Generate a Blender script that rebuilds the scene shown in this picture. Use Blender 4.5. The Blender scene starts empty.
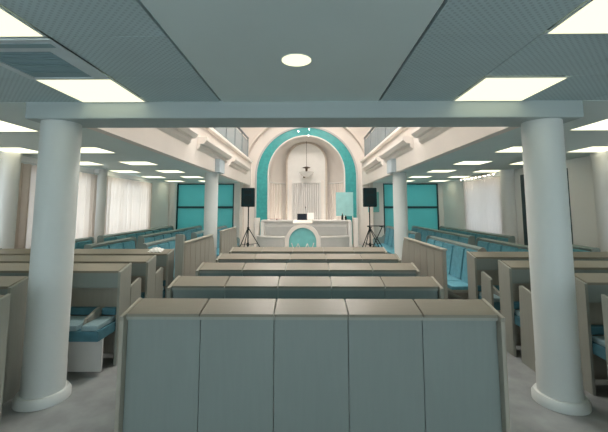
import bpy, bmesh, math, random
from mathutils import Vector, Matrix
random.seed(7)
PI = math.pi
scene = bpy.context.scene
COL = scene.collection
EYE = 1.75
CX = -0.065          # centre line of the hall

# ------------------------------------------------------------------ materials
def mat(name, col, rough=0.6, metal=0.0, var=0.06, scale=6.0, bump=0.0, spec=0.5, stretch=(1, 1, 1), coat=0.0):
    m = bpy.data.materials.new(name); m.use_nodes = True
    nt = m.node_tree; b = nt.nodes['Principled BSDF']
    b.inputs['Roughness'].default_value = rough
    b.inputs['Metallic'].default_value = metal
    b.inputs['Specular IOR Level'].default_value = spec
    b.inputs['Coat Weight'].default_value = coat
    tc = nt.nodes.new('ShaderNodeTexCoord'); mp = nt.nodes.new('ShaderNodeMapping')
    mp.inputs['Scale'].default_value = stretch
    nz = nt.nodes.new('ShaderNodeTexNoise'); nz.inputs['Scale'].default_value = scale
    nz.inputs['Detail'].default_value = 4
    nt.links.new(tc.outputs['Object'], mp.inputs[0]); nt.links.new(mp.outputs[0], nz.inputs['Vector'])
    rp = nt.nodes.new('ShaderNodeValToRGB')
    rp.color_ramp.elements[0].position = 0.3; rp.color_ramp.elements[1].position = 0.7
    rp.color_ramp.elements[0].color = [max(0, c * (1 - var)) for c in col] + [1]
    rp.color_ramp.elements[1].color = [min(1, c * (1 + var)) for c in col] + [1]
    nt.links.new(nz.outputs[0], rp.inputs[0]); nt.links.new(rp.outputs[0], b.inputs['Base Color'])
    if bump:
        bp = nt.nodes.new('ShaderNodeBump'); bp.inputs['Strength'].default_value = bump
        bp.inputs['Distance'].default_value = 0.01
        nt.links.new(nz.outputs[0], bp.inputs['Height']); nt.links.new(bp.outputs[0], b.inputs['Normal'])
    return m

def emit(name, col, s):
    m = bpy.data.materials.new(name); m.use_nodes = True
    nt = m.node_tree; nt.nodes.clear()
    e = nt.nodes.new('ShaderNodeEmission'); o = nt.nodes.new('ShaderNodeOutputMaterial')
    e.inputs[0].default_value = (*col, 1); e.inputs[1].default_value = s
    nt.links.new(e.outputs[0], o.inputs[0]); return m

def sheer(name, col, trans=0.6, see=0.0):
    m = bpy.data.materials.new(name); m.use_nodes = True
    nt = m.node_tree; nt.nodes.clear()
    d = nt.nodes.new('ShaderNodeBsdfDiffuse'); t = nt.nodes.new('ShaderNodeBsdfTranslucent')
    x = nt.nodes.new('ShaderNodeMixShader'); o = nt.nodes.new('ShaderNodeOutputMaterial')
    w = nt.nodes.new('ShaderNodeTexNoise'); w.inputs['Scale'].default_value = 3
    tc = nt.nodes.new('ShaderNodeTexCoord'); nt.links.new(tc.outputs['Object'], w.inputs['Vector'])
    rp = nt.nodes.new('ShaderNodeValToRGB')
    rp.color_ramp.elements[0].color = [c * .93 for c in col] + [1]; rp.color_ramp.elements[1].color = [*col, 1]
    nt.links.new(w.outputs[0], rp.inputs[0])
    nt.links.new(rp.outputs[0], d.inputs[0]); nt.links.new(rp.outputs[0], t.inputs[0])
    x.inputs[0].default_value = trans
    nt.links.new(d.outputs[0], x.inputs[1]); nt.links.new(t.outputs[0], x.inputs[2])
    last = x
    if see:
        tr = nt.nodes.new('ShaderNodeBsdfTransparent'); y = nt.nodes.new('ShaderNodeMixShader')
        y.inputs[0].default_value = see
        nt.links.new(x.outputs[0], y.inputs[1]); nt.links.new(tr.outputs[0], y.inputs[2]); last = y
    nt.links.new(last.outputs[0], o.inputs[0]); return m

def glass(name, col, see=0.85, rough=0.05):
    m = bpy.data.materials.new(name); m.use_nodes = True
    nt = m.node_tree; nt.nodes.clear()
    tr = nt.nodes.new('ShaderNodeBsdfTransparent'); g = nt.nodes.new('ShaderNodeBsdfPrincipled')
    g.inputs['Base Color'].default_value = (*col, 1); g.inputs['Roughness'].default_value = rough
    tr.inputs[0].default_value = (*[min(1, .5 + .5 * c) for c in col], 1)
    x = nt.nodes.new('ShaderNodeMixShader'); o = nt.nodes.new('ShaderNodeOutputMaterial')
    x.inputs[0].default_value = see
    nt.links.new(g.outputs[0], x.inputs[1]); nt.links.new(tr.outputs[0], x.inputs[2]); nt.links.new(x.outputs[0], o.inputs[0])
    return m

def tile_mat():
    m = mat('ceiling_tile', (0.52, 0.64, 0.66), 0.8, var=0.03, scale=3)
    nt = m.node_tree; b = nt.nodes['Principled BSDF']
    tc = nt.nodes.new('ShaderNodeTexCoord'); mp = nt.nodes.new('ShaderNodeMapping')
    mp.inputs['Rotation'].default_value = (0, 0, PI / 4); mp.inputs['Scale'].default_value = (34, 34, 34)
    nt.links.new(tc.outputs['Object'], mp.inputs[0])
    fr = nt.nodes.new('ShaderNodeVectorMath'); fr.operation = 'FRACTION'
    sb = nt.nodes.new('ShaderNodeVectorMath'); sb.operation = 'SUBTRACT'; sb.inputs[1].default_value = (.5, .5, .5)
    ml = nt.nodes.new('ShaderNodeVectorMath'); ml.operation = 'MULTIPLY'; ml.inputs[1].default_value = (1, 1, 0)
    ln = nt.nodes.new('ShaderNodeVectorMath'); ln.operation = 'LENGTH'
    lt = nt.nodes.new('ShaderNodeMath'); lt.operation = 'LESS_THAN'; lt.inputs[1].default_value = 0.27
    nt.links.new(mp.outputs[0], fr.inputs[0]); nt.links.new(fr.outputs[0], sb.inputs[0])
    nt.links.new(sb.outputs[0], ml.inputs[0]); nt.links.new(ml.outputs[0], ln.inputs[0])
    nt.links.new(ln.outputs['Value'], lt.inputs[0])
    mx = nt.nodes.new('ShaderNodeMix'); mx.data_type = 'RGBA'
    src = b.inputs['Base Color'].links[0].from_socket
    nt.links.new(lt.outputs[0], mx.inputs['Factor']); nt.links.new(src, mx.inputs['A'])
    mx.inputs['B'].default_value = (0.405, 0.51, 0.535, 1)
    nt.links.new(mx.outputs['Result'], b.inputs['Base Color'])
    return m

M = dict(
    rail=mat('grey_teal_rail', (0.26, 0.33, 0.32), 0.5, var=.03),
    shadeblue=mat('shaded_teal_upholstery', (0.055, 0.17, 0.22), 0.75, var=0.1, scale=14, bump=.2),  # teal upholstery darkened, shade put into the colour of seat fronts and backs
    beam=mat('grey_beam_shaded', (0.425, 0.49, 0.485), 0.8, var=0.02, scale=1.5),  # ceiling paint, darkened here to stand in for weaker light on the beam
    plaster=mat('grey_plaster', (0.70, 0.80, 0.79), 0.8, var=0.02, scale=1.5),
    tile=tile_mat(),
    gap=mat('shadow_gap', (0.10, 0.14, 0.15), 0.8),
    wall=mat('white_wall', (0.87, 0.86, 0.85), 0.8, var=0.02, scale=1),
    cream=mat('cream_plaster', (0.84, 0.785, 0.73), 0.8, var=0.03, scale=1.2),
    cream2=mat('rose_cream_plaster', (0.80, 0.73, 0.665), 0.8, var=0.03, scale=1.2),
    taupe=mat('taupe_moulding', (0.56, 0.48, 0.40), 0.7, var=0.06),
    shade_greyblue=mat('grey_blue_shade', (0.48, 0.56, 0.60), 0.7),  # pilaster shade under the ledge, put into the colour
    column=mat('column_paint', (0.63, 0.67, 0.655), 0.55, var=0.02, scale=1.5),
    floor=mat('dark_floor', (0.26, 0.28, 0.28), 0.45, var=0.2, scale=4, spec=.4),
    platform=mat('grey_platform', (0.40, 0.40, 0.38), 0.6, var=0.05),
    desk=mat('beige_laminate', (0.245, 0.226, 0.18), 0.36, var=0.03, scale=5, stretch=(1, 9, 9), spec=.28),
    body=mat('grey_beige_board', (0.31, 0.32, 0.28), 0.5, var=0.03, scale=4, stretch=(9, 9, 1)),
    back=mat('grey_green_board', (0.235, 0.275, 0.26), 0.5, var=0.02, scale=4, stretch=(9, 9, 1)),
    sidewood=mat('taupe_board', (0.315, 0.298, 0.25), 0.45, var=0.05, scale=4, stretch=(7, 7, 1)),
    edge=mat('pale_edge_band', (0.38, 0.36, 0.30), 0.4),
    blue=mat('teal_upholstery', (0.115, 0.345, 0.43), 0.75, var=0.12, scale=14, bump=.2),
    litblue=mat('lit_blue_upholstery', (0.24, 0.36, 0.40), 0.7, var=0.08, scale=14, bump=.2),  # lighter copy of the upholstery, light on the seat tops put into it
    teal=mat('teal_mosaic', (0.045, 0.36, 0.36), 0.3, var=0.12, scale=9, spec=.5),
    teal_pale=mat('pale_teal_panel', (0.20, 0.55, 0.55), 0.3, var=0.08, scale=5),
    teal_glass=mat('pale_teal_glass', (0.36, 0.66, 0.65), 0.25, var=0.06, scale=5),
    tealpane=sheer('teal_window_film', (0.20, 0.49, 0.48), 0.5),
    curtain=sheer('sheer_curtain', (0.73, 0.635, 0.565), 0.5, 0.03),
    blind=sheer('white_blind', (0.74, 0.68, 0.66), 0.2),
    glass=glass('window_glass', (0.9, 0.95, 0.95), 0.93),
    rail_glass=glass('smoked_rail_glass', (0.42, 0.48, 0.50), 0.35, .2),
    crystal=glass('crystal', (0.95, 0.93, 0.9), 0.35, .1),
    frame=mat('white_window_frame', (0.7, 0.72, 0.72), 0.5),
    dark=mat('dark_frame_metal', (0.012, 0.05, 0.06), 0.5),
    railm=mat('grey_rail_metal', (0.20, 0.24, 0.26), 0.4, metal=.3),
    black=mat('black_plastic', (0.008, 0.016, 0.018), 0.6, scale=60, spec=.15),
    grille=mat('speaker_grille', (0.010, 0.028, 0.032), 0.8, bump=.2, scale=220, spec=.1),
    ac=mat('unit_housing', (0.60, 0.68, 0.70), 0.5),
    acdark=mat('unit_grille', (0.26, 0.38, 0.41), 0.6),
    white=mat('white_lacquer', (0.80, 0.78, 0.74), 0.35, var=0.02),
    greywhite=mat('grey_white_panel', (0.56, 0.56, 0.54), 0.5, var=0.03),
    cloth=mat('white_cloth', (0.82, 0.83, 0.80), 0.8, bump=.2),
    parochet=mat('pale_grey_ark_curtain', (0.60, 0.58, 0.56), 0.7, var=0.06, scale=3, stretch=(8, 8, .5)),
    screen=mat('dark_screen', (0.02, 0.03, 0.05), 0.2),
    pink=mat('dusty_pink_cover', (0.55, 0.33, 0.28), 0.6),
    brass=mat('dark_bronze', (0.10, 0.065, 0.04), 0.35, metal=.6),
    panel=emit('led_panel', (1.0, 0.97, 0.66), 1.4),
    panel_aisle=emit('led_panel_aisle', (1.0, 0.965, 0.68), 2.2),
    spot=emit('spot_lamp', (1.0, 0.93, 0.78), 30.0),
    fill_uplamp=emit('fill_uplight_lamp', (1.0, 0.90, 0.80), 150.0),  # added fill for the niche, not a known fitting
    striplamp=emit('strip_lamp', (1.0, 0.86, 0.66), 35.0),
    nave=emit('nave_fill_lamp', (1.0, 0.93, 0.865), 105.0),  # added emitter that brightens the nave from out of view
)

# ------------------------------------------------------------------ mesh helpers
class MB:
    def __init__(s): s.bm = bmesh.new()
    def box(s, x0, x1, y0, y1, z0, z1, bev=0.0):
        vs = [s.bm.verts.new(p) for p in ((x0,y0,z0),(x1,y0,z0),(x1,y1,z0),(x0,y1,z0),(x0,y0,z1),(x1,y0,z1),(x1,y1,z1),(x0,y1,z1))]
        fs = [s.bm.faces.new([vs[i] for i in f]) for f in ((3,2,1,0),(4,5,6,7),(0,1,5,4),(1,2,6,5),(2,3,7,6),(3,0,4,7))]
        if bev:
            es = list({e for f in fs for e in f.edges})
            bmesh.ops.bevel(s.bm, geom=es, offset=bev, segments=2, affect='EDGES', profile=.6)
        return s
    def prism(s, pts, a0, a1, axis='x', bev=0.0):
        """pts: polygon in the two other axes, extruded from a0 to a1 along axis"""
        def P(a, p):
            return (a, p[0], p[1]) if axis == 'x' else ((p[0], a, p[1]) if axis == 'y' else (p[0], p[1], a))
        A = [s.bm.verts.new(P(a0, p)) for p in pts]; B = [s.bm.verts.new(P(a1, p)) for p in pts]
        fs = [s.bm.faces.new(A), s.bm.faces.new(B[::-1])]
        n = len(pts)
        for i in range(n):
            fs.append(s.bm.faces.new((A[i], B[i], B[(i+1) % n], A[(i+1) % n])))
        if bev:
            es = list({e for f in fs[:2] for e in f.edges})
            bmesh.ops.bevel(s.bm, geom=es, offset=bev, segments=2, affect='EDGES')
        return s
    def tube(s, p, q, r, n=10, r2=None):
        p = Vector(p); q = Vector(q); r2 = r if r2 is None else r2
        d = (q - p).normalized(); a = d.orthogonal().normalized(); b = d.cross(a)
        A = []; B = []
        for i in range(n):
            t = 2*PI*i/n; o = a*math.cos(t) + b*math.sin(t)
            A.append(s.bm.verts.new(p + o*r)); B.append(s.bm.verts.new(q + o*r2))
        for i in range(n):
            s.bm.faces.new((A[i], A[(i+1) % n], B[(i+1) % n], B[i]))
        s.bm.faces.new(A[::-1]); s.bm.faces.new(B); return s
    def lathe(s, prof, x, y, n=32):
        """prof: list of (radius, z)"""
        rings = []
        for r, z in prof:
            rings.append([s.bm.verts.new((x + r*math.cos(2*PI*i/n), y + r*math.sin(2*PI*i/n), z)) for i in range(n)])
        for a, b in zip(rings, rings[1:]):
            for i in range(n):
                s.bm.faces.new((a[i], a[(i+1) % n], b[(i+1) % n], b[i]))
        s.bm.faces.new(rings[0][::-1]); s.bm.faces.new(rings[-1]); return s
    def arch_band(s, cx, cz, r0, r1, zb, y0, y1, n=40, lift=0.0):
        """an arch: half ring on two legs going down to zb, from y0 to y1 deep"""
        def path(r, cz=cz):
            return [(cx - r, zb)] + [(cx + r*math.cos(PI - PI*i/n), cz + r*math.sin(PI*i/n)) for i in range(n+1)] + [(cx + r, zb)]
        I = path(r0, cz+lift); O = path(r1)
        q = [[s.bm.verts.new((p[0], y, p[1])) for p in L] for y in (y0, y1) for L in (I, O)]
        i0, o0, i1, o1 = q
        for k in range(len(I) - 1):
            s.bm.faces.new((i0[k], o0[k], o0[k+1], i0[k+1])); s.bm.faces.new((i1[k], i1[k+1], o1[k+1], o1[k]))
            s.bm.faces.new((i0[k], i0[k+1], i1[k+1], i1[k])); s.bm.faces.new((o0[k], o1[k], o1[k+1], o0[k+1]))
        s.bm.faces.new((i0[0], i1[0], o1[0], o0[0])); s.bm.faces.new((i0[-1], o0[-1], o1[-1], i1[-1]))
        return s
    def build(s, name, m, parent=None, smooth=False, loc=None):
        bmesh.ops.recalc_face_normals(s.bm, faces=s.bm.faces[:])
        me = bpy.data.meshes.new(name); s.bm.to_mesh(me); s.bm.free()
        me.materials.append(M[m] if isinstance(m, str) else m)
        if smooth:
            for p in me.polygons: p.use_smooth = True
            try: me.set_sharp_from_angle(angle=math.radians(38))
            except Exception: pass
        o = bpy.data.objects.new(name, me); COL.objects.link(o)
        if loc: o.location = loc
        if parent: o.parent = parent
        return o

def tag(o, label=None, cat=None, group=None, kind=None):
    if label: o['label'] = label
    if cat: o['category'] = cat
    if group: o['group'] = group
    if kind: o['kind'] = kind
    return o
def root(name, loc, label, cat, group=None, rz=0):
    o = bpy.data.objects.new(name, None); COL.objects.link(o)
    o.location = loc; o.rotation_euler = (0, 0, rz); o.empty_display_size = .1
    return tag(o, label, cat, group)
def struct(mb, name, m, label=None, cat=None, smooth=False, parent=None):
    o = mb.build(name, m, parent, smooth)
    if parent is None: tag(o, label or name.replace('_', ' '), cat or name.split('_')[0], kind='structure')
    return o
def copy_tree(o, parent=None):
    c = o.copy(); COL.objects.link(c)
    if parent: c.parent = parent
    for ch in list(o.children): copy_tree(ch, c)
    return c

# ------------------------------------------------------------------ dimensions
CEIL = 2.73
XL, XR = -5.5, 5.4
YF = 14.3            # front wall
YB = -3.0            # rear wall
TOP = 6.2
GL, GR = -2.30, 2.17   # inner faces of the two galleries

struct(MB().box(XL-.3, XR+.3, YB-.2, YF+2.2, -.2, 0), 'floor', 'floor', 'dark grey floor of the hall', 'floor')

# low ceiling over the rear of the hall: plain centre strip and perforated tile fields
c0, c1 = -.80, .65
lab = 'low grey ceiling with plain centre strip and perforated tile fields'
ceil = struct(MB().box(c0, c1, YB, 3.235, CEIL, CEIL+.12), 'ceiling', 'plaster', lab, 'ceiling')
b = MB(); b.box(XL, c0, YB, 3.235, CEIL+.05, CEIL+.12); b.box(c1, XR, YB, 3.235, CEIL+.05, CEIL+.12)
struct(b, 'ceiling_backing', 'gap', 'dark void above the ceiling tiles', 'ceiling')
gxR = [c1 + .02, 1.335, 1.99, 2.61, 3.23, 3.85, 4.47, 5.09, XR]
gxL = [c0 - .02, -1.50, -2.12, -2.74, -3.36, -3.98, -4.60, -5.22, XL]
BY = 3.235
gy = [BY, 2.61, 1.955] + [1.955 - .62*k for k in range(1, 9)]
lights_fg = []
tiles = MB()
for side, gx in ((1, gxR), (-1, gxL)):
    for i in range(len(gx)-1):
        for j in range(len(gy)-1):
            xa, xb = sorted((gx[i], gx[i+1])); ya, yb = gy[j+1], gy[j]
            if i in (1, 5) and j in (0, 2, 6, 8):
                lights_fg.append((xa, xb, ya, yb, side, i, j)); continue
            if side < 0 and i == 1 and j == 1:
                ACB = (xa, xb, ya, yb); continue
            tiles.box(xa+.003, xb-.003, ya+.003, yb-.003, CEIL+.004, CEIL+.03)
struct(tiles, 'ceiling_tiles', 'tile', 'perforated grey ceiling tiles either side of the plain strip', 'ceiling')

# aisle ceilings beyond the beam
struct(MB().box(XL, GL-.12, 3.64, YF, CEIL, CEIL+.1).box(XL, -2.661, 3.236, 3.64, CEIL, CEIL+.1), 'ceiling_aisle_left', 'plaster', 'low ceiling of the left aisle under the gallery', 'ceiling')
struct(MB().box(GR+.12, XR, 3.64, YF, CEIL, CEIL+.1).box(2.551, XR, 3.236, 3.64, CEIL, CEIL+.1), 'ceiling_aisle_right', 'plaster', 'low ceiling of the right aisle under the gallery', 'ceiling')
struct(MB().box(XL-.1, XR+.1, 3.18, YF+.2, TOP, TOP+.15), 'ceiling_nave', 'cream', 'high cream ceiling over the nave', 'ceiling')
# cross beam
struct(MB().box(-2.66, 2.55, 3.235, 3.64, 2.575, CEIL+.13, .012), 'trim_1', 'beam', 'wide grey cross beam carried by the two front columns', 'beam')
struct(MB().box(XL, XR, 3.30, 3.52, CEIL+.14, TOP-.01), 'wall_above_beam', 'cream', 'cream wall standing on the cross beam', 'wall')
# rear wall; its window openings are added for soft fill light
REAR = [(-4.9, -2.9), (-2.3, -.35), (.25, 2.2), (2.8, 4.8)]
b = MB(); x = XL
for (xa, xb) in REAR:
    b.box(x, xa, YB-.2, YB, 0, CEIL+.12); b.box(xa, xb, YB-.2, YB, 0, .35); b.box(xa, xb, YB-.2, YB, 2.5, CEIL+.12); x = xb
b.box(x, XR, YB-.2, YB, 0, CEIL+.12)
struct(b, 'wall_rear', 'wall')

# ------------------------------------------------------------------ side walls with window openings
def wall_with_holes(name, x0, x1, y0, y1, z0, z1, holes, m):
    b = MB(); y = y0
    for (ya, yb, za, zb) in sorted(holes):
        b.box(x0, x1, y, ya, z0, z1); b.box(x0, x1, ya, yb, z0, za); b.box(x0, x1, ya, yb, zb, z1); y = yb
    b.box(x0, x1, y, y1, z0, z1)
    return struct(b, name, m)
HL = [(3.9, 6.0, .85, 2.5), (6.95, 8.85, .85, 2.5), (9.5, 12.05, .85, 2.5)]
HR = [(3.9, 6.3, .85, 2.5), (7.40, 9.05, .35, 2.56), (9.9, 12.0, .85, 2.45)]
wall_with_holes('wall_left', XL-.2, XL, YB, YF, 0, 3.1, HL, 'wall')
wall_with_holes('wall_right', XR, XR+.2, YB, YF, 0, 3.1, HR, 'wall')
struct(MB().box(XL-.2, XL, 3.3, YF, 3.1, TOP), 'wall_gallery_left', 'cream', 'cream wall behind the left gallery', 'wall')
struct(MB().box(XR, XR+.2, 3.3, YF, 3.1, TOP), 'wall_gallery_right', 'cream', 'cream wall behind the right gallery', 'wall')

nwin = 0
def side_window(xw, ya, yb, za, zb, fm, nv):
    global nwin; nwin += 1
    xc = xw
    b = MB(); t = .13 if fm == 'dark' else .045
    b.box(xc-.04, xc+.04, ya, ya+t, za, zb); b.box(xc-.04, xc+.04, yb-t, yb, za, zb)
    b.box(xc-.04, xc+.04, ya+t, yb-t, za, za+t); b.box(xc-.04, xc+.04, ya+t, yb-t, zb-t, zb)
    zt = zb - .42
    b.box(xc-.035, xc+.035, ya+t, yb-t, zt-.03, zt+.03)
    for k in range(1, nv):
        y = ya + (yb-ya)*k/nv
        b.box(xc-.035, xc+.035, y-.025, y+.025, za+t, zb-t)
    o = b.build('window_%d' % nwin, fm); tag(o, None, None, kind='structure')
    MB().box(xc-.005, xc+.005, ya+.01, yb-.01, za+.01, zb-.01).build('window_pane', 'glass', o)
    return o
def pleated(name, x, ya, yb, z0, z1, amp, pitch, m, label, cat, group=None, flat=False):
    n = int((yb-ya)/pitch)*6; nz = 6
    bm = bmesh.new(); rows = []
    ph = random.random()*6
    for k in range(nz+1):
        z = z0 + (z1-z0)*k/nz; f = 1.0 - .35*k/nz
        rows.append([bm.verts.new((x + amp*f*math.sin(2*PI*i/6 + .5*math.sin(i*.31+ph)) + .01*math.sin(i*.13+ph),
                                   ya + (yb-ya)*i/n, z)) for i in range(n+1)])
    for a, c in zip(rows, rows[1:]):
        for i in range(n): bm.faces.new((a[i], a[i+1], c[i+1], c[i]))
    t = MB(); t.bm.free(); t.bm = bm
    o = t.build(name, m, None, True)
    tag(o, label, cat, group)
    MB().box(x-.02, x+.02, ya-.03, yb+.03, z1-.004, z1+.03).build('curtain_rail', 'frame', o)
    return o
wl = [side_window(XL-.1, *h, 'frame', 3) for h in HL]
for o, n in zip(wl, ('nearest', 'middle', 'farthest')): tag(o, 'white framed window in the left wall, %s of the three' % n, 'window')
wr = [side_window(XR+.1, *HR[0], 'frame', 3), side_window(XR+.03, *HR[1], 'dark', 1), side_window(XR+.1, *HR[2], 'frame', 2)]
for o, n in zip(wr, ('white framed window in the right wall behind a blind', 'tall dark framed window behind the right column', 'white framed window in the right wall near the teal windows')): tag(o, n, 'window')
pleated('sheer_curtain', XL+.13, 3.75, 6.05, .62, 2.57, .05, .17, 'curtain', 'pleated sheer curtain at the left edge of the photo', 'curtain')
pleated('sheer_curtain', XL+.13, 6.50, 8.95, .62, 2.57, .05, .17, 'curtain', 'pleated sheer curtain seen on both sides of the big left column', 'curtain')
pleated('sheer_curtain', XL+.13, 9.35, 12.15, .62, 2.57, .05, .17, 'curtain', 'bright pleated sheer curtain nearest the teal window on the left', 'curtain')
pleated('white_curtain', XR-.10, 9.75, 12.15, .55, 2.60, .004, .16, 'blind', 'flat white curtain over the far window of the right wall', 'curtain')
pleated('white_curtain', XR-.10, 3.8, 6.4, .55, 2.60, .004, .16, 'blind', 'flat white curtain at the right edge of the photo', 'curtain')
o = MB().box(XR+.045, XR+.055, 7.54, 8.91, .50, 2.42).build('roller_blind', 'blind'); tag(o, 'white roller blind in the dark framed window of the right wall', 'blind')

for k, (xa, xb) in enumerate(REAR):  # rear windows, added unseen to let in soft fill light
    b = MB(); t = .05; y0, y1 = YB-.13, YB-.06
    b.box(xa, xa+t, y0, y1, .35, 2.5); b.box(xb-t, xb, y0, y1, .35, 2.5); b.box(xa+t, xb-t, y0, y1, .35, .35+t); b.box(xa+t, xb-t, y0, y1, 2.5-t, 2.5)
    b.box((xa+xb)/2-.025, (xa+xb)/2+.025, y0, y1, .35+t, 2.5-t)
    o = b.build('window_%d' % (9+k), 'frame'); tag(o, 'added white framed fill-light window in the rear wall behind the viewer, number %s from the left' % ('one', 'two', 'three', 'four')[k], 'window', kind='structure')
    MB().box(xa+.01, xb-.01, YB-.10, YB-.092, .36, 2.49).build('window_pane', 'glass', o)
# half-round wall columns
def pilaster(n, x, y, r, lab):
    b = MB(); b.lathe([(r+.02, 0), (r+.02, .1), (r, .12), (r, CEIL-.1), (r+.015, CEIL-.08), (r+.015, CEIL)], x, y, 28)
    struct(b, 'trim_%d' % n, 'wall', lab, 'pilaster', True)
pilaster(2, XL+.1, 6.32, .16, 'round white wall column between the near and middle left windows')
pilaster(3, XL+.1, 9.15, .15, 'round white wall column between the middle and far left windows')
pilaster(4, XL+.12, 14.1, .15, 'slim round white wall column in the far left corner')
pilaster(5, XR-.1, 9.47, .17, 'round white wall column beside the dark framed window on the right')
pilaster(6, XR-.05, 6.42, .18, 'round white wall column near the right edge of the photo')

# ------------------------------------------------------------------ front wall with arch
AX, AZ, RI, RO = CX, 2.98, 1.56, 2.0
def front_wall():
    b = MB(); n = 48
    xa, xb = -2.75, 2.62
    arc = [(AX - RI, 0.0)] + [(AX + RI*math.cos(PI-PI*i/n), AZ + .12 + RI*math.sin(PI*i/n)) for i in range(n+1)] + [(AX+RI, 0.0)]
    out = []
    for i, (x, z) in enumerate(arc):
        if i == 0: out.append((xa, 0.0))
        elif i == len(arc)-1: out.append((xb, 0.0))
        else:
            t = (i-1)/n
            if t < .25: out.append((xa, AZ + (TOP-AZ)*t*4))
            elif t <= .75: out.append((xa + (xb-xa)*(t-.25)*2, TOP))
            else: out.append((xb, AZ + (TOP-AZ)*(1-t)*4))
    rows = [[b.bm.verts.new((p[0], y, p[1])) for p in L] for y in (YF, YF+.3) for L in (arc, out)]
    i0, o0, i1, o1 = rows
    for k in range(len(arc)-1):
        b.bm.faces.new((i0[k], o0[k], o0[k+1], i0[k+1])); b.bm.faces.new((i1[k], i1[k+1], o1[k+1], o1[k]))
        b.bm.faces.new((i0[k], i0[k+1], i1[k+1], i1[k]))
    struct(b, 'wall_front', 'cream', 'cream end wall of the nave with its arched opening', 'wall')
front_wall()
# aisle parts of the front wall round the teal windows
WLx = (-5.30, -2.98); WRx = (3.02, 5.22)
b = MB()
b.box(XL-.2, WLx[0], YF, YF+.3, 0, TOP); b.box(WLx[1], -2.75, YF, YF+.3, 0, TOP)
b.box(WLx[0], WLx[1], YF, YF+.3, CEIL-.03, TOP); b.box(WLx[0], WLx[1], YF, YF+.3, 0, .2)
struct(b, 'wall_front_left', 'wall')
b = MB()
b.box(WRx[1], XR+.2, YF, YF+.3, 0, TOP); b.box(2.62, WRx[0], YF, YF+.3, 0, TOP)
b.box(WRx[0], WRx[1], YF, YF+.3, CEIL-.03, TOP); b.box(WRx[0], WRx[1], YF, YF+.3, 0, .2)
struct(b, 'wall_front_right', 'wall')
for n, (xa, xb), lab in ((7, WLx, 'tall teal window with dark frame at the end of the left aisle'), (8, WRx, 'tall teal window with dark frame at the end of the right aisle')):
    b = MB(); z0, z1, t = .2, CEIL-.03, .05
    b.box(xa, xa+t, YF+.02, YF+.10, z0, z1); b.box(xb-t, xb, YF+.02, YF+.10, z0, z1)
    b.box(xa+t, xb-t, YF+.02, YF+.10, z0, z0+t); b.box(xa+t, xb-t, YF+.02, YF+.10, z1-t, z1)
    b.box(xa+t, xb-t, YF+.02, YF+.10, 1.70, 1.78)
    o = b.build('window_%d' % n, 'dark'); tag(o, lab, 'window', kind='structure')
    MB().box(xa+.02, xb-.02, YF+.055, YF+.062, z0+.02, z1-.02).build('teal_pane', 'tealpane', o)
# low beams over the front wall at aisle and moulding rings
struct(MB().arch_band(AX, AZ, RI+.002, RO, .3, YF-.05, YF+.02, lift=.12), 'trim_7', 'teal', 'wide teal arch band framing the ark niche', 'arch', True)
struct(MB().arch_band(AX, AZ, RO, RO+.07, .3, YF-.09, YF+.02), 'trim_8', 'greywhite', 'narrow grey moulding outside the teal arch', 'moulding', True)
struct(MB().arch_band(AX, AZ+.12, RI-.05, RI, .3, YF-.09, YF+.3), 'trim_9', 'white', 'narrow white moulding inside the teal arch', 'moulding', True)
struct(MB().arch_band(AX, AZ, 2.50, 2.62, .3, YF-.30, YF-.001), 'trim_10', 'cream2', 'outer rose cream arch moulding on the end wall', 'moulding', True)
# apse: half-elliptical wall plus quarter dome
def apse():
    bm = bmesh.new(); n = 24; d = 1.45; y0 = YF+.28; r = RI; AZ = 3.10
    base = [[bm.verts.new((AX - r*math.cos(PI*i/n), y0 + d*math.sin(PI*i/n), z)) for i in range(n+1)] for z in (0, 1, 2, AZ)]
    m = 12; rows = base
    for k in range(1, m+1):
        a = PI/2*k/m
        rows.append([bm.verts.new((AX - r*math.cos(a)*math.cos(PI*i/n), y0 + d*math.cos(a)*math.sin(PI*i/n), AZ + r*math.sin(a))) for i in range(n+1)])
    for a, c in zip(rows, rows[1:]):
        for i in range(n):
            bm.faces.new((a[i], a[i+1], c[i+1], c[i]))
    bmesh.ops.remove_doubles(bm, verts=bm.verts[:], dist=.0005)
    t = MB(); t.bm.free(); t.bm = bm
    o = struct(t, 'wall_apse', 'cream', 'curved cream niche wall with half dome behind the arch', 'wall', True)
    md = o.modifiers.new('s', 'SOLIDIFY'); md.thickness = .12; md.offset = 1
    # pale vertical ribs round the niche
    b = MB()
    for i in range(1, 24):
        if abs(i-12) < 6: continue
        a = PI*i/24
        x = AX - (r-.03)*math.cos(a); y = y0 + (d-.03)*math.sin(a)
        b.tube((x, y, .3), (x, y, 2.75), .022, 8)
    struct(b, 'trim_11', 'cream2', 'slim vertical ribs round the niche wall', 'rib')
    b = MB(); k = 28
    for i in range(k):
        a, c = PI*i/k, PI*(i+1)/k
        if abs((a+c)/2-PI/2) < .62: continue
        b.tube((AX-(r-.02)*math.cos(a), y0+(d-.02)*math.sin(a), 2.78), (AX-(r-.02)*math.cos(c), y0+(d-.02)*math.sin(c), 2.78), .035, 8)
    struct(b, 'trim_12', 'white', 'horizontal cornice round the niche wall', 'cornice')
apse()

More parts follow.
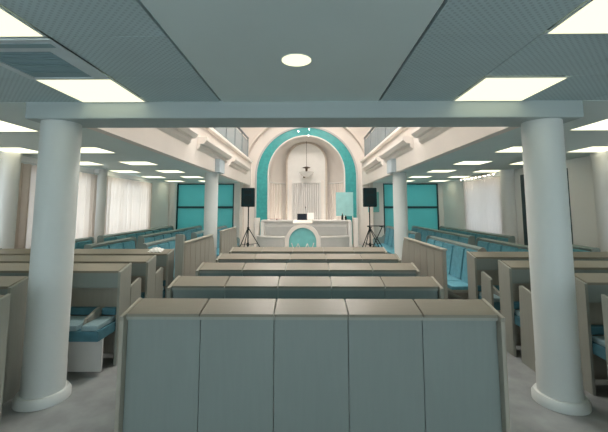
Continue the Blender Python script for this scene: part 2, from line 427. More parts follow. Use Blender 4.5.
# ------------------------------------------------------------------ galleries
def gallery(sgn, xin, xout, tn, side):
    s = -sgn      # outward direction is sgn
    x0, x1 = sorted((xin, xin + sgn*.12))
    b = MB(); b.box(x0, x1, 3.64, YF-.001, 2.61, 3.52)
    struct(b, 'wall_gallery_front_'+side, 'cream', 'cream parapet front of the %s gallery' % side, 'parapet')
    x0, x1 = sorted((xin + sgn*.12, xout))
    struct(MB().box(x0, x1, 3.64, YF-.001, 2.835, 3.3), 'floor_gallery_'+side, 'cream', 'floor slab of the %s gallery' % side, 'floor')
    # string course at the top, ledges in segments
    x0, x1 = sorted((xin - sgn*.10, xin + sgn*.14))
    struct(MB().box(x0, x1, 3.64, YF-.3, 3.50, 3.58, .01), 'trim_%d' % tn, 'cream', 'capping ledge along the %s gallery' % side, 'ledge')
    for k, (ya, yb) in enumerate(((4.2, 6.7), (7.25, 9.75), (10.2, 13.0))):
        x0, x1 = sorted((xin - sgn*.20, xin - sgn*.001))
        b = MB()
        pr = [(xin - sgn*.001, 3.20), (xin - sgn*.20, 3.20), (xin - sgn*.20, 3.13), (xin - sgn*.14, 3.06), (xin - sgn*.06, 3.06), (xin - sgn*.06, 2.99), (xin - sgn*.001, 2.94)]
        b.prism(pr, ya, yb, 'y')
        struct(b, 'trim_%d' % (tn+1+k), 'cream', '%s stepped ledge on the %s gallery front' % (('near', 'middle', 'far')[k], side), 'ledge')
    # pilaster block above the far column, ledge shade put into its colour
    x0, x1 = sorted((xin - sgn*.12, xin - sgn*.001))
    struct(MB().box(x0, x1, 8.70, 9.20, 2.612, 2.938), 'trim_%d' % (tn+4), 'shade_greyblue', 'pilaster block with shade painted grey blue above the far column on the %s' % side, 'capital')
gallery(-1, GL, XL, 13, 'left')
gallery(1, GR, XR, 18, 'right')

def railing(x, side):
    r = root('balcony_railing', (x, 8.5, 3.58), 'grey panelled railing with slim posts on top of the %s gallery' % side, 'railing')
    ya, yb = 3.8-8.5, 13.5-8.5
    for k in range(9):
        y = ya + (yb-ya)*k/8
        MB().box(-.02, .02, y-.02, y+.02, 0, .80).build('post', 'railm', r)
        if k < 8:
            y2 = ya + (yb-ya)*(k+1)/8
            MB().box(-.006, .006, y+.03, y2-.03, .06, .72).build('glass_panel', 'rail_glass', r)
            bb = MB()
            for j in range(1, 6):
                yy = y + (y2-y)*j/6
                bb.box(-.015, -.0065, yy-.006, yy+.006, .05, .74)
            bb.build('baluster', 'railm', r)
    MB().box(-.035, .035, ya-.03, yb+.03, .80, .84, .008).build('top_rail', 'railm', r)
    MB().box(-.02, .02, ya+.02, yb-.02, .02, .05).build('bottom_rail', 'railm', r)
railing(GL-.02, 'left'); railing(GR+.02, 'right')

# ------------------------------------------------------------------ columns
def column(name, x, y, r, z1, lab):
    r0 = root(name, (x, y, 0), lab, 'column')
    MB().lathe([(r*1.02, .08), (r*1.02, .3), (r, .32), (r, z1-.02), (r*.99, z1)], 0, 0, 48).build('shaft', 'column', r0, True)
    MB().lathe([(r+.05, 0), (r+.05, .05), (r+.03, .08)], 0, 0, 48).build('base', 'column', r0, True)
    r0['kind'] = 'structure'
column('column', -2.44, 3.43, .172, 2.575, 'thick round white column at the left of the photo')
column('column', 2.28, 3.43, .172, 2.575, 'thick round white column at the right of the photo')
column('column', -2.44, 8.95, .165, 2.61, 'farther round white column on the left, behind the taupe screen')
column('column', 2.31, 8.95, .17, 2.61, 'farther round white column on the right, behind the taupe screen')

# ------------------------------------------------------------------ ceiling lights
def led_panel(w=.58):
    r = root('ceiling_light', (0, 0, CEIL), '', 'ceiling light')
    h = w/2; b = MB(); t = .014
    b.box(-h, h, -h, -h+t, -.004, -.001); b.box(-h, h, h-t, h, -.004, -.001)
    b.box(-h, -h+t, -h+t, h-t, -.004, -.001); b.box(h-t, h, -h+t, h-t, -.004, -.001)
    b.build('frame', 'ac', r)
    MB().box(-h+t, h-t, -h+t, h-t, -.0035, -.001).build('diffuser', 'panel', r)
    return r
L0 = led_panel()
AISLE = [c for c in L0.children if c.name.startswith('diffuser')][0].data.copy()
AISLE.materials[0] = M['panel_aisle']
ordn = ['nearest', 'second', 'third', 'fourth', 'fifth', 'farthest']
first = True
def put_light(x, y, lab, grp):
    global first
    o = L0 if first else copy_tree(L0); first = False
    if 'aisle' in grp:
        for ch in o.children:
            if ch.name.startswith('diffuser'):
                ch.data = AISLE
    o.location = (x, y, CEIL); o['label'] = lab; o['group'] = grp
    return o
for (xa, xb, ya, yb, side, i, j) in lights_fg:
    sd = 'left' if side < 0 else 'right'
    o = put_light((xa+xb)/2, (ya+yb)/2, '', 'square light panels in the tiled ceiling')
    o.scale = ((xb-xa-.01)/.58, (yb-ya-.01)/.58, 1)
    where = {0: 'just before the cross beam', 2: 'cut by the photo edge', 6: 'behind the viewer, added as unseen fill', 8: 'well to the rear, added as unseen fill'}[j]  # panels to the rear of the viewer are added to light the hall
    o['label'] = 'square white light panel in the %s ceiling tiles, %s, %s column' % (sd, where, 'inner' if i == 1 else 'outer')
for side, xs in (('left', (-3.80, -5.06)), ('right', (3.65, 4.93))):
    for c, x in enumerate(xs):
        for k in range(6):
            put_light(x, 4.2 + 1.84*k, 'square light panel under the %s gallery, %s row, %s from the cross beam' % (side, ('inner', 'wall-side')[c], ordn[k]), 'square light panels of the %s aisle' % side)
r = root('round_downlight', (-.076, 2.285, CEIL), 'round white downlight in the middle of the plain ceiling strip', 'ceiling light')
MB().lathe([(.100, -.004), (.106, -.003), (.106, -.001)], 0, 0, 40).build('rim', 'plaster', r, True)
MB().lathe([(.098, -.0065), (.098, -.0045)], 0, 0, 40).build('diffuser', 'panel', r)

# fill lamps in the high ceiling, unseen and added to brighten the nave
NL = None
for k, (x, y, t) in enumerate(((-1.2, 5.5, 'near left'), (1.1, 5.5, 'near right'), (-1.2, 8.5, 'middle left'), (1.1, 8.5, 'middle right'), (-1.2, 11.5, 'far left'), (1.1, 11.5, 'far right'))):
    if NL is None:
        NL = root('nave_fill', (x, y, TOP), '', 'ceiling light')
        MB().lathe([(.30, -.05), (.33, -.03), (.33, -.001)], 0, 0, 32).build('rim', 'white', NL, True)
        MB().lathe([(.28, -.06), (.28, -.051)], 0, 0, 32).build('diffuser', 'nave', NL)
        o = NL
    else: o = copy_tree(NL)
    o.location = (x, y, TOP)
    tag(o, 'added warm round fill lamp on the high nave ceiling, %s' % t, 'ceiling light', 'added warm fill lamps on the nave ceiling')

# tiny spotlights on the arch band
SP = None
for ang, rr, t in ((100, 1.86, 'left of the apex'), (87, 1.92, 'at the upper apex'), (87, 1.68, 'below the apex on the right')):
    a = math.radians(ang); x = AX + rr*math.cos(a); z = AZ + rr*math.sin(a)
    if SP is None:
        SP = root('arch_spotlight', (0, 0, 0), '', 'spotlight')
        MB().tube((0, -.04, 0), (0, 0, 0), .022, 14).build('housing', 'white', SP, True)
        MB().tube((0, -.045, 0), (0, -.041, 0), .016, 14).build('lamp', 'spot', SP)
        o = SP
    else: o = copy_tree(SP)
    o.location = (x, YF-.051, z); tag(o, 'tiny bright spotlight on the teal arch, %s' % t, 'spotlight', 'spotlights on the teal arch')

# ceiling air conditioner
xa, xb, ya, yb = ACB
r = root('ceiling_air_conditioner', ((xa+xb)/2, (ya+yb)/2, CEIL), 'square ceiling air conditioner with dark grille before the left light panel', 'air conditioner')
w, d = (xb-xa)/2-.004, (yb-ya)/2-.004
b = MB(); t = .05
b.box(-w, w, -d, -d+.16, -.012, -.001, .002); b.box(-w, w, d-.03, d, -.012, -.001)
b.box(-w, -w+t, -d+.16, d-.03, -.012, -.001); b.box(w-t*2.2, w, -d+.16, d-.03, -.012, -.001)
b.build('housing', 'ac', r)
g = MB().box(-w+t, w-t*2.2, -d+.16, d-.03, -.004, -.001).build('grille', 'acdark', r)
b = MB()
for k in range(9):
    y = -d+.19 + k*.04
    b.box(-w+t+.01, w-t*2.2-.01, y, y+.008, -.010, -.005)
b.build('slats', 'acdark', g)
MB().box(-w+.03, w-.03, -d+.05, -d+.10, -.016, -.0125).build('air_flap', 'acdark', r)

# ------------------------------------------------------------------ centre pews
def centre_pew():
    r = root('pew', (0, 0, 0), '', 'pew')
    W = 1.405
    sw = 2*W/5
    for k in range(5):
        x0 = -W + k*sw + .004; x1 = x0 + sw - .008
        MB().prism([(.0, .925), (.0, .945), (.26, .995), (.26, .975)], x0, x1, 'x', .003).build('desk_lid', 'desk', r)
    b = MB()
    for k in range(5):
        x0 = -W + k*sw + .003; b.box(x0, x0+sw-.006, .035, .06, .04, .895)
    b.build('back_panel', 'back', r)
    MB().prism([(.012, .90), (.012, .922), (.255, .972), (.255, .93), (.06, .90)], -W, W).build('desk_apron', 'body', r)
    MB().prism([(.062, .42), (.25, .92), (.27, .92), (.10, .40)], -W+.002, W-.002).build('backrest', 'body', r)
    MB().box(-W+.002, W-.002, .11, .56, .38, .41).build('seat', 'body', r)
    for k in range(5):
        x0 = -W + k*sw + .012
        MB().box(x0, x0+sw-.024, .17, .57, .411, .47, .015).build('seat_cushion', 'blue', r)
        MB().prism([(.145, .48), (.275, .88), (.31, .87), (.20, .475)], x0, x0+sw-.024, 'x', .008).build('back_cushion', 'blue', r)
    prof = [(-.02, 0), (-.02, .90), (-.035, .935), (.27, .999), (.31, .97), (.36, .72), (.56, .66), (.62, .60), (.62, 0)]
    for sx in (-1, 1):
        x0, x1 = sorted((sx*(W+.002), sx*(W+.032)))
        MB().prism(prof, x0, x1, 'x', .004).build('end_panel', 'edge', r)
    return r
P0 = centre_pew()
names = ['frontmost long pew of the centre block, cut by the bottom of the photo', 'second long pew from the viewer in the centre block', 'third long pew from the viewer in the centre block', 'fourth long pew from the viewer in the centre block', 'farthest long pew of the centre block, before the bimah']
for k in range(5):
    o = P0 if k == 0 else copy_tree(P0)
    o.location = ((.022, -.035, -.01, .0, .0)[k], 2.77 + .955*k, 0)
    if k == 1: o.scale = (.975, 1, 1)
    tag(o, 'beige ' + names[k], 'pew', 'long pews of the centre block')

# ------------------------------------------------------------------ rear side benches that face the viewer
def bench(name, n, label, group, x, y, rz, z_top=1.0, sw=.56, flip=False, ends=True):
    """inner end at local x=0, running to +x (or -x if flip); back at local y=0, seat towards -y"""
    r = root(name, (x, y, 0), label, 'pew', group, rz)
    L = n*sw; s = -1 if flip else 1
    def X(a, c): return sorted((s*a, s*c))
    zt = z_top
    x0, x1 = X(.034, L+.03)
    MB().prism([(-.01, zt-.06), (-.01, zt-.035), (.21, zt+.015), (.21, zt-.01)], x0, x1, 'x', .003).build('ledge', 'desk', r)
    MB().box(x0, x1, -.005, .015, zt-.225, zt-.061).build('apron', 'back', r)
    MB().box(x0, x1, .10, .125, .10, zt-.052).build('back_panel', 'sidewood', r)
    MB().box(x0, x1, .18, .205, .05, zt-.022).build('rear_panel', 'sidewood', r)
    MB().box(x0, x1, -.345, .095, .37, .47).build('seat', 'shadeblue', r)
    MB().box(x0, x1, -.26, -.235, .04, .369).build('plinth', 'greywhite', r)
    cuts = [.034] + [.245 + sw*k for k in range(n)]
    cuts = [c for c in cuts if c < L-.1] + [L+.03]
    for k in range(len(cuts)-1):
        xa, xb = X(cuts[k] + .022, cuts[k+1] - .022)
        MB().box(xa, xb, -.34, .02, .471, .525, .014).build('seat_cushion', 'litblue', r)
        MB().box(xa, xb, .022, .096, .526, .605, .014).build('back_cushion', 'shadeblue', r)
        if k:
            xa, xb = X(cuts[k] - .018, cuts[k] + .018)
            MB().prism([(-.26, .472), (-.22, .56), (-.05, .61), (.02, .62), (.02, .472)], xa, xb).build('armrest', 'body', r)
    prof = [(-.02, 0), (-.02, zt-.12), (-.02, zt-.045), (.23, zt+.02), (.23, 0)]
    if ends:
        xa, xb = X(0, .03)
        MB().prism([(-.46, 0), (-.46, .79), (-.44, .81), (-.24, .86), (-.20, .85), (-.17, 0)], xa, xb, 'x', .003).build('side_board', 'body', r)
    for a in (0, L+.034):
        xa, xb = X(a, a+.03)
        MB().prism(prof, xa, xb, 'x', .003).build('end_panel', 'body', r)
    return r

gl, gr = 'cross pews left of the aisle', 'cross pews right of the aisle'
for nm, x, y, n, zt, lab in (
      ('E', -2.31, 2.59, 3, 1.06, 'beige cross pew cut by the lower left corner of the photo'),
      ('D', -2.72, 3.33, 4, 1.06, 'beige cross pew at the left edge, second from the lower left corner'),
      ('A', -2.13, 4.13, 5, 1.06, 'beige cross pew with open blue seats just right of the thick left column'),
      ('B', -2.13, 4.83, 5, 1.06, 'beige cross pew directly behind the one with open blue seats, left side'),
      ('C', -2.17, 5.62, 5, 1.06, 'farthest cross pew on the left, its end touching the greenish post')):
    bench('cross_pew', n, lab, gl, x, y, 0, zt, flip=True, ends=nm in 'BC')
for nm, x, y, n, zt, lab in (
      ('E', 2.26, 2.62, 3, 1.06, 'beige cross pew cut by the lower right corner of the photo'),
      ('D', 2.66, 3.56, 4, 1.06, 'beige cross pew to the right of the thick right column'),
      ('B', 2.42, 4.42, 4, 1.06, 'beige cross pew passing behind the thick right column, nearer of the two'),
      ('C', 2.42, 5.32, 4, 1.06, 'farthest cross pew on the right, beside the rows of blue seats')):
    bench('cross_pew', n, lab, gr, x, y, 0, zt, ends=nm in 'EBC')

# ------------------------------------------------------------------ side pews that face the centre
def side_pew(L, label, group, x, y, rz, open_end=False):
    r = root('side_pew', (x, y, 0), label, 'pew', group, rz)
    h = L/2; n = max(2, round(L/.56)); zt = 1.08
    MB().prism([(-.015, zt-.05), (-.015, zt-.02), (.07, zt), (.07, zt-.03)], -h+.03, h-.03, 'x', .003).build('top_ledge', 'rail', r)
    MB().box(-h+.03, h-.03, .035, .06, .06, zt-.045).build('back_panel', 'sidewood', r)
    MB().prism([(-.09, .42), (.0, zt-.065), (.025, zt-.065), (-.06, .42)], -h+.03, h-.03).build('backrest', 'sidewood', r)
    MB().box(-h+.03, h-.03, -.48, -.062, .36, .40).build('seat', 'body', r)
    sw = (2*h-.06)/n
    for k in range(n):
        xa = -h+.03 + k*sw + .012
        MB().box(xa, xa+sw-.024, -.50, -.11, .401, .46, .015).build('seat_cushion', 'blue', r)
        MB().prism([(-.15, .47), (-.06, zt-.075), (-.008, zt-.06), (-.088, .47)], xa, xa+sw-.03, 'x', .018).build('back_cushion', 'blue', r)
    prof = [(-.52, 0), (-.54, .60), (-.50, .66), (-.22, .68), (-.10, .80), (-.07, zt-.03), (-.04, zt), (.02, zt+.012), (.06, zt), (.075, zt-.03), (.075, 0)]
    for sx in (-1, 1):
        xa, xb = sorted((sx*(h-.028), sx*h))
        if open_end and sx > 0:
            MB().prism([(-.10, 0), (-.06, zt-.03), (.02, zt+.012), (.075, zt-.03), (.075, 0)], xa, xb, 'x', .003).build('end_panel', 'sidewood', r); continue
        MB().prism(prof, xa, xb, 'x', .003).build('end_panel', 'rail', r)
    return r
rown = ('aisle row', 'middle row', 'wall row')
for side, sg, cx, xs, spans in (('left', -1, -1, (-2.98, -3.90, -4.85), (((6.5, 8.55), (9.35, 12.9)), ((6.35, 8.0), (8.35, 12.9)), ((6.35, 8.0), (8.35, 12.7)))),
                     ('right', 1, 1, (2.85, 3.78, 4.70), (((5.95, 8.5), (9.35, 12.9)), ((5.95, 8.0), (8.35, 12.9)), ((5.95, 7.6), (8.35, 12.7))))):
    for i, x in enumerate(xs):
        for j, (ya, yb) in enumerate(spans[i]):
            side_pew(yb-ya, 'blue cushioned pew facing the centre, %s side, %s, %s of its two' % (side, rown[i], ('nearer', 'farther')[j]),
                     'blue cushioned side pews', x, (ya+yb)/2, PI/2 if side == 'left' else -PI/2, side == 'right' and i == 0 and j == 0)

# tall taupe screens beside the centre block
def screen(x, ya, yb, z, lab, post=False):
    r = root('pew_screen', (x, (ya+yb)/2, 0), lab, 'screen', 'tall taupe screens beside the centre pews')
    h = (yb-ya)/2
    prof = [(-h, 0), (-h, z), (h-.05, z), (h+.02, z-.05), (h+.10, z-.22), (h+.22, z-.50), (h+.35, z-.9), (h+.40, 0)]
    MB().prism(prof, -.022, .022, 'x', .003).build('panel', 'sidewood', r)
    n = 6
    for s in (-1, 1):
        b = MB()
        for k in range(n):
            y = -h + .02 + (2*h-.06)*k/n
            xa, xb = sorted((s*.0225, s*.028)); b.box(xa, xb, y, y + (2*h-.06)/n - .012, .05, z-.03)
        b.build('cladding', 'sidewood', r)
    MB().box(-.04, .04, -h, h-.05, z+.001, z+.022, .004).build('top_rail', 'edge', r)
    if post: MB().box(-.10, .025, -h-.06, -h-.002, 0, 1.325, .003).build('end_post', 'body', r)
screen(-1.95, 5.6, 7.3, 1.18, 'tall taupe screen with a greenish end post, left of the third long pew', True)
screen(-1.95, 8.0, 9.6, 1.20, 'tall taupe screen on the left beside the far column, closer to the ark')
screen(1.82, 4.84, 6.8, 1.17, 'tall taupe screen on the right of the centre pews')

# ------------------------------------------------------------------ platform and bimah
PZ = .30
struct(MB().box(-2.2, 2.08, 10.05, YF+1.5, 0.001, PZ, .01), 'floor_platform', 'platform', 'low pale platform before the ark', 'platform')

def bimah():
    r = root('bimah_counter', (CX, 12.3, PZ), 'long white counter across the platform before the ark niche', 'counter')
    MB().box(-1.52, 1.52, -.22, .22, .96, 1.01, .012).build('counter_top', 'white', r)
    MB().box(-1.40, 1.40, -.12, .14, 0, .955).build('front_panel', 'white', r)
    MB().box(-1.38, 1.38, -.15, -.121, .50, .80, .006).build('recessed_panel', 'greywhite', r)
    for s in (-1, 1):
        xa, xb = sorted((s*1.41, s*1.54))
        MB().box(xa, xb, -.20, .20, 0, .955, .01).build('side_post', 'white', r)
        xa, xb = sorted((s*1.60, s*1.76))
        MB().box(xa, xb, -.14, .14, 0, 1.08, .01).build('wing_post', 'cream', r)
    r = root('readers_desk', (-.165, 11.0, PZ), 'white arched reading desk front with teal inset and white zigzag, centre of the platform', 'lectern')
    b = MB(); n = 32; R1 = .53; zc = .40
    pts = [(-R1, 0)] + [(R1*math.cos(PI-PI*i/n), zc + R1*math.sin(PI*i/n)) for i in range(n+1)] + [(R1, 0)]
    b.prism(pts, .05, .45, 'y'); b.build('body', 'white', r)
    MB().arch_band(0, zc, .42, .53, 0.002, -.03, .049).build('arch_frame', 'cream', r, True)
    R2 = .418
    pts = [(-R2, .002)] + [(R2*math.cos(PI-PI*i/n), zc + R2*math.sin(PI*i/n)) for i in range(n+1)] + [(R2, .002)]
    p = MB().prism(pts, .02, .049, 'y').build('inset_panel', 'teal_pale', r)
    b = MB(); zz = [(-.34, .36), (-.25, .08), (-.14, .34), (-.03, .08), (.03, .08), (.14, .34), (.25, .08), (.34, .36)]
    for q in range(len(zz)-1):
        b.tube((zz[q][0], .012, zz[q][1]), (zz[q+1][0], .012, zz[q+1][1]), .014, 8)
    b.build('zigzag_ornament', 'white', p)
    MB().prism([(.03, .94), (.50, 1.0), (.50, 1.03), (.03, .97)], -.30, .30, 'x', .004).build('slanted_top', 'cream', r)
bimah()
def curved_wall(s, lab):
    b = MB(); n = 20; pts = []
    x_in, x_out = .56, 1.48
    for i in range(n+1):
        t = i/n; x = x_in + (x_out-x_in)*t; pts.append((s*x, .30*t*t*1.4))
    for i in range(n, -1, -1):
        t = i/n; x = x_in + (x_out-x_in)*t; pts.append((s*x, .30*t*t*1.4 + .14))
    r = root('curved_bench', (-.165, 11.05, PZ), lab, 'low wall')
    b.prism(pts, 0.0, .50, 'z'); b.build('front', 'greywhite', r)
    b = MB(); n2 = len(pts)//2
    pts2 = [(x, y-.02) for x, y in pts[:n2]] + [(x, y+.02) for x, y in pts[n2:]]
    b.prism(pts2, .501, .545, 'z').build('cap', 'white', r)
curved_wall(-1, 'low curved grey wall left of the arched reading desk')
curved_wall(1, 'low curved grey wall right of the arched reading desk')

TZ = PZ + 1.011
r = root('laptop', (-.20, 12.28, TZ), 'open dark laptop on the white counter, its lid towards the hall', 'laptop')
MB().box(-.17, .17, -.12, .12, 0, .018, .004).build('base', 'black', r)
MB().box(-.14, .14, -.10, .06, .0182, .021).build('keyboard', 'screen', r)
# the laptop faces away from the hall: the dark back of its lid is what shows
MB().prism([(-.10, .0185), (-.16, .215), (-.172, .212), (-.112, .0185)], -.165, .165, 'x', .002).build('lid', 'screen', r)
r = root('tablet_stand', (.09, 12.25, TZ), 'white angled stand right of the laptop on the counter', 'stand')
MB().prism([(-.08, 0), (.08, 0), (.06, .24), (.04, .24), (-.06, .02)], -.11, .11, 'x', .004).build('body', 'white', r)
MB().box(-.11, .11, -.10, -.081, 0, .03, .003).build('lip', 'white', r)
r = root('microphone', (-.06, 12.47, TZ), 'thin gooseneck microphone standing behind the laptop', 'microphone')
MB().lathe([(.05, 0), (.05, .015), (.02, .022)], 0, 0, 20).build('base', 'black', r, True)
b = MB(); b.tube((0, 0, .02), (0, .0, .30), .006); b.tube((0, 0, .30), (-.02, .03, .40), .006); b.build('gooseneck', 'railm', r)
MB().tube((-.02, .03, .40), (-.03, .05, .45), .014, 12).build('head', 'black', r, True)
for k, (x, c, lab) in enumerate(((-1.22, 'pink', 'dusty pink closed book lying on the left end of the counter'), (-1.0, 'pink', 'dusty pink closed book nearer the laptop on the counter'))):
    r = root('prayer_book', (x, 12.25 + .03*k, TZ), lab, 'book', 'books on the white counter', .3*k)
    MB().box(-.075, .07, -.10, .10, .006, .034).build('pages', 'cloth', r)
    b = MB(); b.box(-.08, .08, -.11, .11, 0, .005); b.box(-.08, .08, -.11, .11, .035, .040); b.box(-.08, -.076, -.11, .11, .005, .035)
    b.build('cover', c, r)
for x, h, lab in ((1.18, .24, 'slim dark bottle on the right part of the counter'), (1.29, .17, 'shorter dark bottle, rightmost item on the counter')):
    r = root('bottle', (x, 12.3, TZ), lab, 'bottle', 'dark bottles on the counter')
    MB().lathe([(.036, 0), (.038, .02), (.038, h*.6), (.014, h*.75), (.013, h*.93)], 0, 0, 20).build('body', 'black', r, True)
    MB().lathe([(.016, h*.93), (.016, h)], 0, 0, 16).build('cap', 'white', r, True)

# teal glass screens by the niche
r = root('glass_screen', (1.36, 13.3, PZ), 'pale teal glass screen standing at the right inside the arch', 'screen')
MB().box(-.32, .32, -.012, .012, 1.12, 2.0).build('panel', 'teal_glass', r)
b = MB(); b.tube((-.30, 0, .02), (-.30, 0, 1.115), .018); b.tube((.30, 0, .02), (.30, 0, 1.115), .018); b.build('posts', 'white', r)
b = MB(); b.box(-.42, -.28, -.16, .16, 0, .02); b.box(.28, .42, -.16, .16, 0, .02); b.build('feet', 'white', r)
r = root('wall_screen', (2.62, YF-.04, 1.95), 'small teal panel on the wall behind the right loudspeaker', 'panel')
MB().box(-.22, .22, -.0, .035, -.40, .40, .004).build('panel', 'teal_pale', r)

# ark inside the niche
r = root('torah_ark', (CX, 15.15, PZ), 'tall white arched ark with pale curtain inside the niche', 'ark')
b = MB(); n = 32; R = .86; zc = 3.37
pts = [(-R, 0)] + [(R*math.cos(PI-PI*i/n), zc + R*math.sin(PI*i/n)) for i in range(n+1)] + [(R, 0)]
b.prism(pts, 0, .30, 'y').build('cabinet', 'white', r)
MB().arch_band(0, zc, R-.05, R+.02, 0.0, -.04, -.001).build('arch_moulding', 'taupe', r, True)
bm = bmesh.new(); nn = 72; rows = []
for k in range(5):
    z = .12 + (2.45-.12)*k/4
    rows.append([bm.verts.new((-.56+1.12*i/nn, -.035 + .009*math.sin(2*PI*i/6), z)) for i in range(nn+1)])
for a, c in zip(rows, rows[1:]):
    for i in range(nn): bm.faces.new((a[i], a[i+1], c[i+1], c[i]))
t = MB(); t.bm.free(); t.bm = bm
t.build('ark_curtain', 'parochet', r, True)
MB().box(-.62, .62, -.07, -.002, 2.46, 2.55, .008).build('curtain_rail', 'white', r)
for s in (-1, 1):
    xa, xb = sorted((s*.62, s*.74))
    MB().box(xa, xb, -.045, -.002, 0, 2.6, .006).build('side_pilaster', 'cream', r)

UL = None  # added fill lights, kept out of sight, to brighten the niche
for x, t in ((-1.0, 'left'), (.87, 'right')):
    if UL is None:
        UL = root('fill_uplight', (x, 14.75, PZ), '', 'lamp')
        MB().lathe([(.10, 0), (.12, .04), (.12, .10), (.105, .10), (.10, .05)], 0, 0, 24).build('housing', 'white', UL, True)
        MB().lathe([(.095, .06), (.095, .07)], 0, 0, 24).build('diffuser', 'fill_uplamp', UL)
        o = UL
    else: o = copy_tree(UL)
    o.location = (x, 14.75, PZ); tag(o, 'round floor uplight added out of sight behind the counter, %s of the ark' % t, 'lamp', 'added fill uplights in the niche')
r = root('curtain_lamp_strip', (XR-.24, 10.95, 2.66), 'warm lamp strip along the top of the far right curtain', 'lamp')
MB().box(-.03, .03, -1.15, 1.15, 0, .069).build('housing', 'white', r)
for k in range(9):
    y = -1.05 + 2.1*k/8
    MB().tube((0, y, -.012), (0, y, -.001), .022, 12).build('lamp', 'striplamp', r)
# eternal light hanging in the niche
r = root('hanging_lamp', (-.06, 14.75, 2.98), 'hanging lamp with dark bronze top and pale glass bowl in the niche', 'lamp')
MB().tube((0, 0, .45), (0, 0, 1.52), .008, 8).build('chain', 'brass', r)
MB().lathe([(.02, .46), (.15, .42), (.17, .40), (.05, .37), (.04, .24), (.07, .20)], 0, 0, 24).build('crown', 'brass', r, True)
MB().lathe([(.05, .0), (.15, .04), (.25, .12), (.30, .22), (.29, .22), (.14, .06), (.04, .02)], 0.0, 0, 28).build('bowl', 'crystal', r, True)
MB().lathe([(.03, .05), (.035, .10), (.03, .16), (.01, .19)], 0, 0, 14).build('flame_cup', 'brass', r, True)
MB().tube((-.10, -.02, -.02), (-.08, -.02, .22), .045, 10).build('tassel', 'brass', r)

# crystal chandelier above the right gallery
r = root('crystal_chandelier', (2.95, 11.6, 4.55), 'sparkling crystal chandelier glimpsed behind the right gallery railing', 'chandelier')
MB().tube((0, 0, .5), (0, 0, TOP-4.55-.002), .01, 8).build('chain', 'railm', r)
MB().lathe([(.22, .48), (.24, .50), (.22, .52)], 0, 0, 24).build('hoop', 'railm', r, True)
b = MB()
for k in range(90):
    a = random.random()*2*PI; rr = .05 + .2*random.random(); z = -.45 + .93*random.random()
    x, y = rr*math.cos(a), rr*math.sin(a)
    b.lathe([(.004, z-.025), (.02, z), (.004, z+.025)], x, y, 5)
o = b.build('crystal_drops', 'crystal', r); o['kind'] = 'stuff'
b = MB()
for k in range(8):
    a = 2*PI*k/8; b.tube((.15*math.cos(a), .15*math.sin(a), .1), (.15*math.cos(a), .15*math.sin(a), .2), .02, 8)
b.build('bulbs', 'spot', r)

# ------------------------------------------------------------------ loudspeakers on stands
def speaker_pair(x, y, side):
    z0 = PZ + 1.455
    ang = -.25 if side == 'right' else .25
    st = root('speaker_stand', (x, y, PZ), 'black tripod stand carrying the %s loudspeaker' % side, 'stand', 'black tripod loudspeaker stands', .3)
    MB().tube((0, 0, .28), (0, 0, 1.432), .018, 12).build('pole', 'black', st, True)
    MB().lathe([(.032, .76), (.034, .78), (.034, .84), (.03, .86)], 0, 0, 16).build('collar', 'black', st, True)
    MB().lathe([(.03, .30), (.032, .32), (.032, .38), (.03, .40)], 0, 0, 16).build('lower_hub', 'black', st, True)
    for k in range(3):
        a = 2*PI*k/3 - .35; c, s_ = math.cos(a), math.sin(a)
        leg = MB().tube((.03*c, .03*s_, .80), (.52*c, .52*s_, .02), .013, 8).build('leg', 'black', st, True)
        MB().lathe([(.02, 0), (.024, .015), (.016, .035)], .525*c, .525*s_, 12).build('rubber_foot', 'black', leg, True)
        MB().tube((.03*c, .03*s_, .35), (.29*c, .29*s_, .38), .008, 8).build('brace', 'black', st, True)
    sp = root('loudspeaker', (x, y, z0), 'black loudspeaker on a tripod stand, %s side of the arch' % side, 'loudspeaker', 'black loudspeakers beside the arch', 0)
    w, h, d = .19, .56, .17
    MB().prism([(-w, -d), (w, -d), (w, .02), (w*.62, d), (-w*.62, d), (-w, .02)], 0, h, 'z', .012).build('cabinet', 'black', sp)
    MB().box(-w+.02, w-.02, -d-.014, -d-.001, .03, h-.03, .005).build('grille', 'grille', sp)
    MB().tube((0, -d-.016, .20), (0, -d-.0145, .20), .135, 28).build('woofer_ring', 'black', sp)
    MB().box(-.11, .11, -d-.02, -d-.0145, .38, .49, .002).build('horn', 'black', sp)
    MB().tube((0, 0, -.02), (0, 0, -.001), .025, 12).build('pole_socket', 'black', sp)
speaker_pair(-1.78, 10.65, 'left'); speaker_pair(1.83, 10.65, 'right')

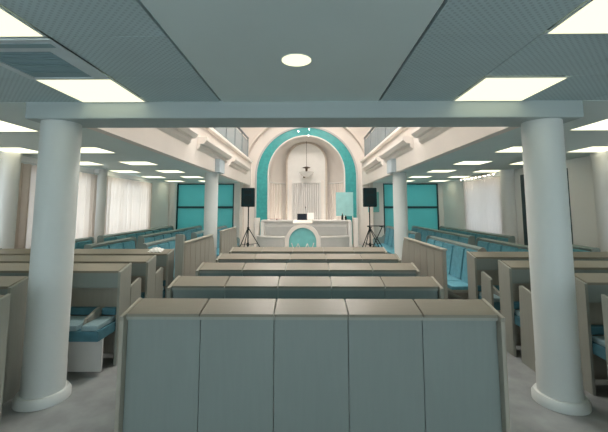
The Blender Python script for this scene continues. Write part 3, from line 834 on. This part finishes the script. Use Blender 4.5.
# folding X keyboard stand
r = root('keyboard_stand', (2.12, 11.3, PZ), 'black folding X stand at the right of the loudspeaker', 'stand', None, .1)
for y, s in ((-.03, 1), (.03, -1)):
    b = MB(); b.tube((-s*.20, y, .02), (s*.20, y, .82), .014, 8); b.build('leg', 'black', r, True)
for s in (-1, 1):
    MB().tube((s*.20, -.24, .835), (s*.20, .24, .835), .014, 8).build('support_arm', 'black', r, True)
    MB().tube((s*.20, -.22, .014), (s*.20, .22, .014), .014, 8).build('foot_bar', 'black', r, True)
MB().tube((-.28, -.10, .865), (.28, -.10, .865), .013, 8).build('cross_bar', 'black', r, True)

# folded cloth left on a pew ledge
bm = bmesh.new(); n = 14
vv = [[bm.verts.new((-.11+.22*i/n, -.07+.14*j/n, .004 + .05*max(0, math.sin(PI*i/n)*math.sin(PI*j/n))**.6 + .008*math.sin(i*1.7+j*.9))) for i in range(n+1)] for j in range(n+1)]
for j in range(n):
    for i in range(n): bm.faces.new((vv[j][i], vv[j][i+1], vv[j+1][i+1], vv[j+1][i]))
t = MB(); t.bm.free(); t.bm = bm
o = t.build('folded_cloth', 'cloth', None, True, (-2.42, 5.725, 1.056)); o.rotation_euler = (.22, 0, 0); tag(o, 'small crumpled white cloth on the farthest left cross pew', 'cloth')

# ------------------------------------------------------------------ light, world, camera
w = bpy.data.worlds.new('World'); scene.world = w; w.use_nodes = True
bg = w.node_tree.nodes['Background']; bg.inputs[0].default_value = (0.86, 0.94, 1.0, 1); bg.inputs[1].default_value = 4.2
sun = bpy.data.lights.new('sun', 'SUN'); sun.energy = 0.6; sun.angle = .1; sun.color = (1, .88, .76)
so = bpy.data.objects.new('sun', sun); COL.objects.link(so)
so.rotation_euler = Vector((1.0, .25, -.55)).to_track_quat('-Z', 'Y').to_euler()

cam = bpy.data.cameras.new('camera'); co = bpy.data.objects.new('camera', cam); COL.objects.link(co)
cam.sensor_width = 36; cam.lens = 355/608*36; cam.shift_y = -45/608; cam.clip_start = .05; cam.clip_end = 100
co.location = (0, 0, EYE); co.rotation_euler = (math.radians(90+5.8), 0, math.radians(.645))
scene.camera = co
scene.cycles.max_bounces = 8; scene.cycles.diffuse_bounces = 5; scene.cycles.transparent_max_bounces = 12
scene.cycles.sample_clamp_indirect = 6
try: scene.cycles.use_denoising = True
except Exception: pass
vs = scene.view_settings
vs.view_transform = 'Standard'; vs.look = 'None'; vs.gamma = 1; vs.exposure = 0.0
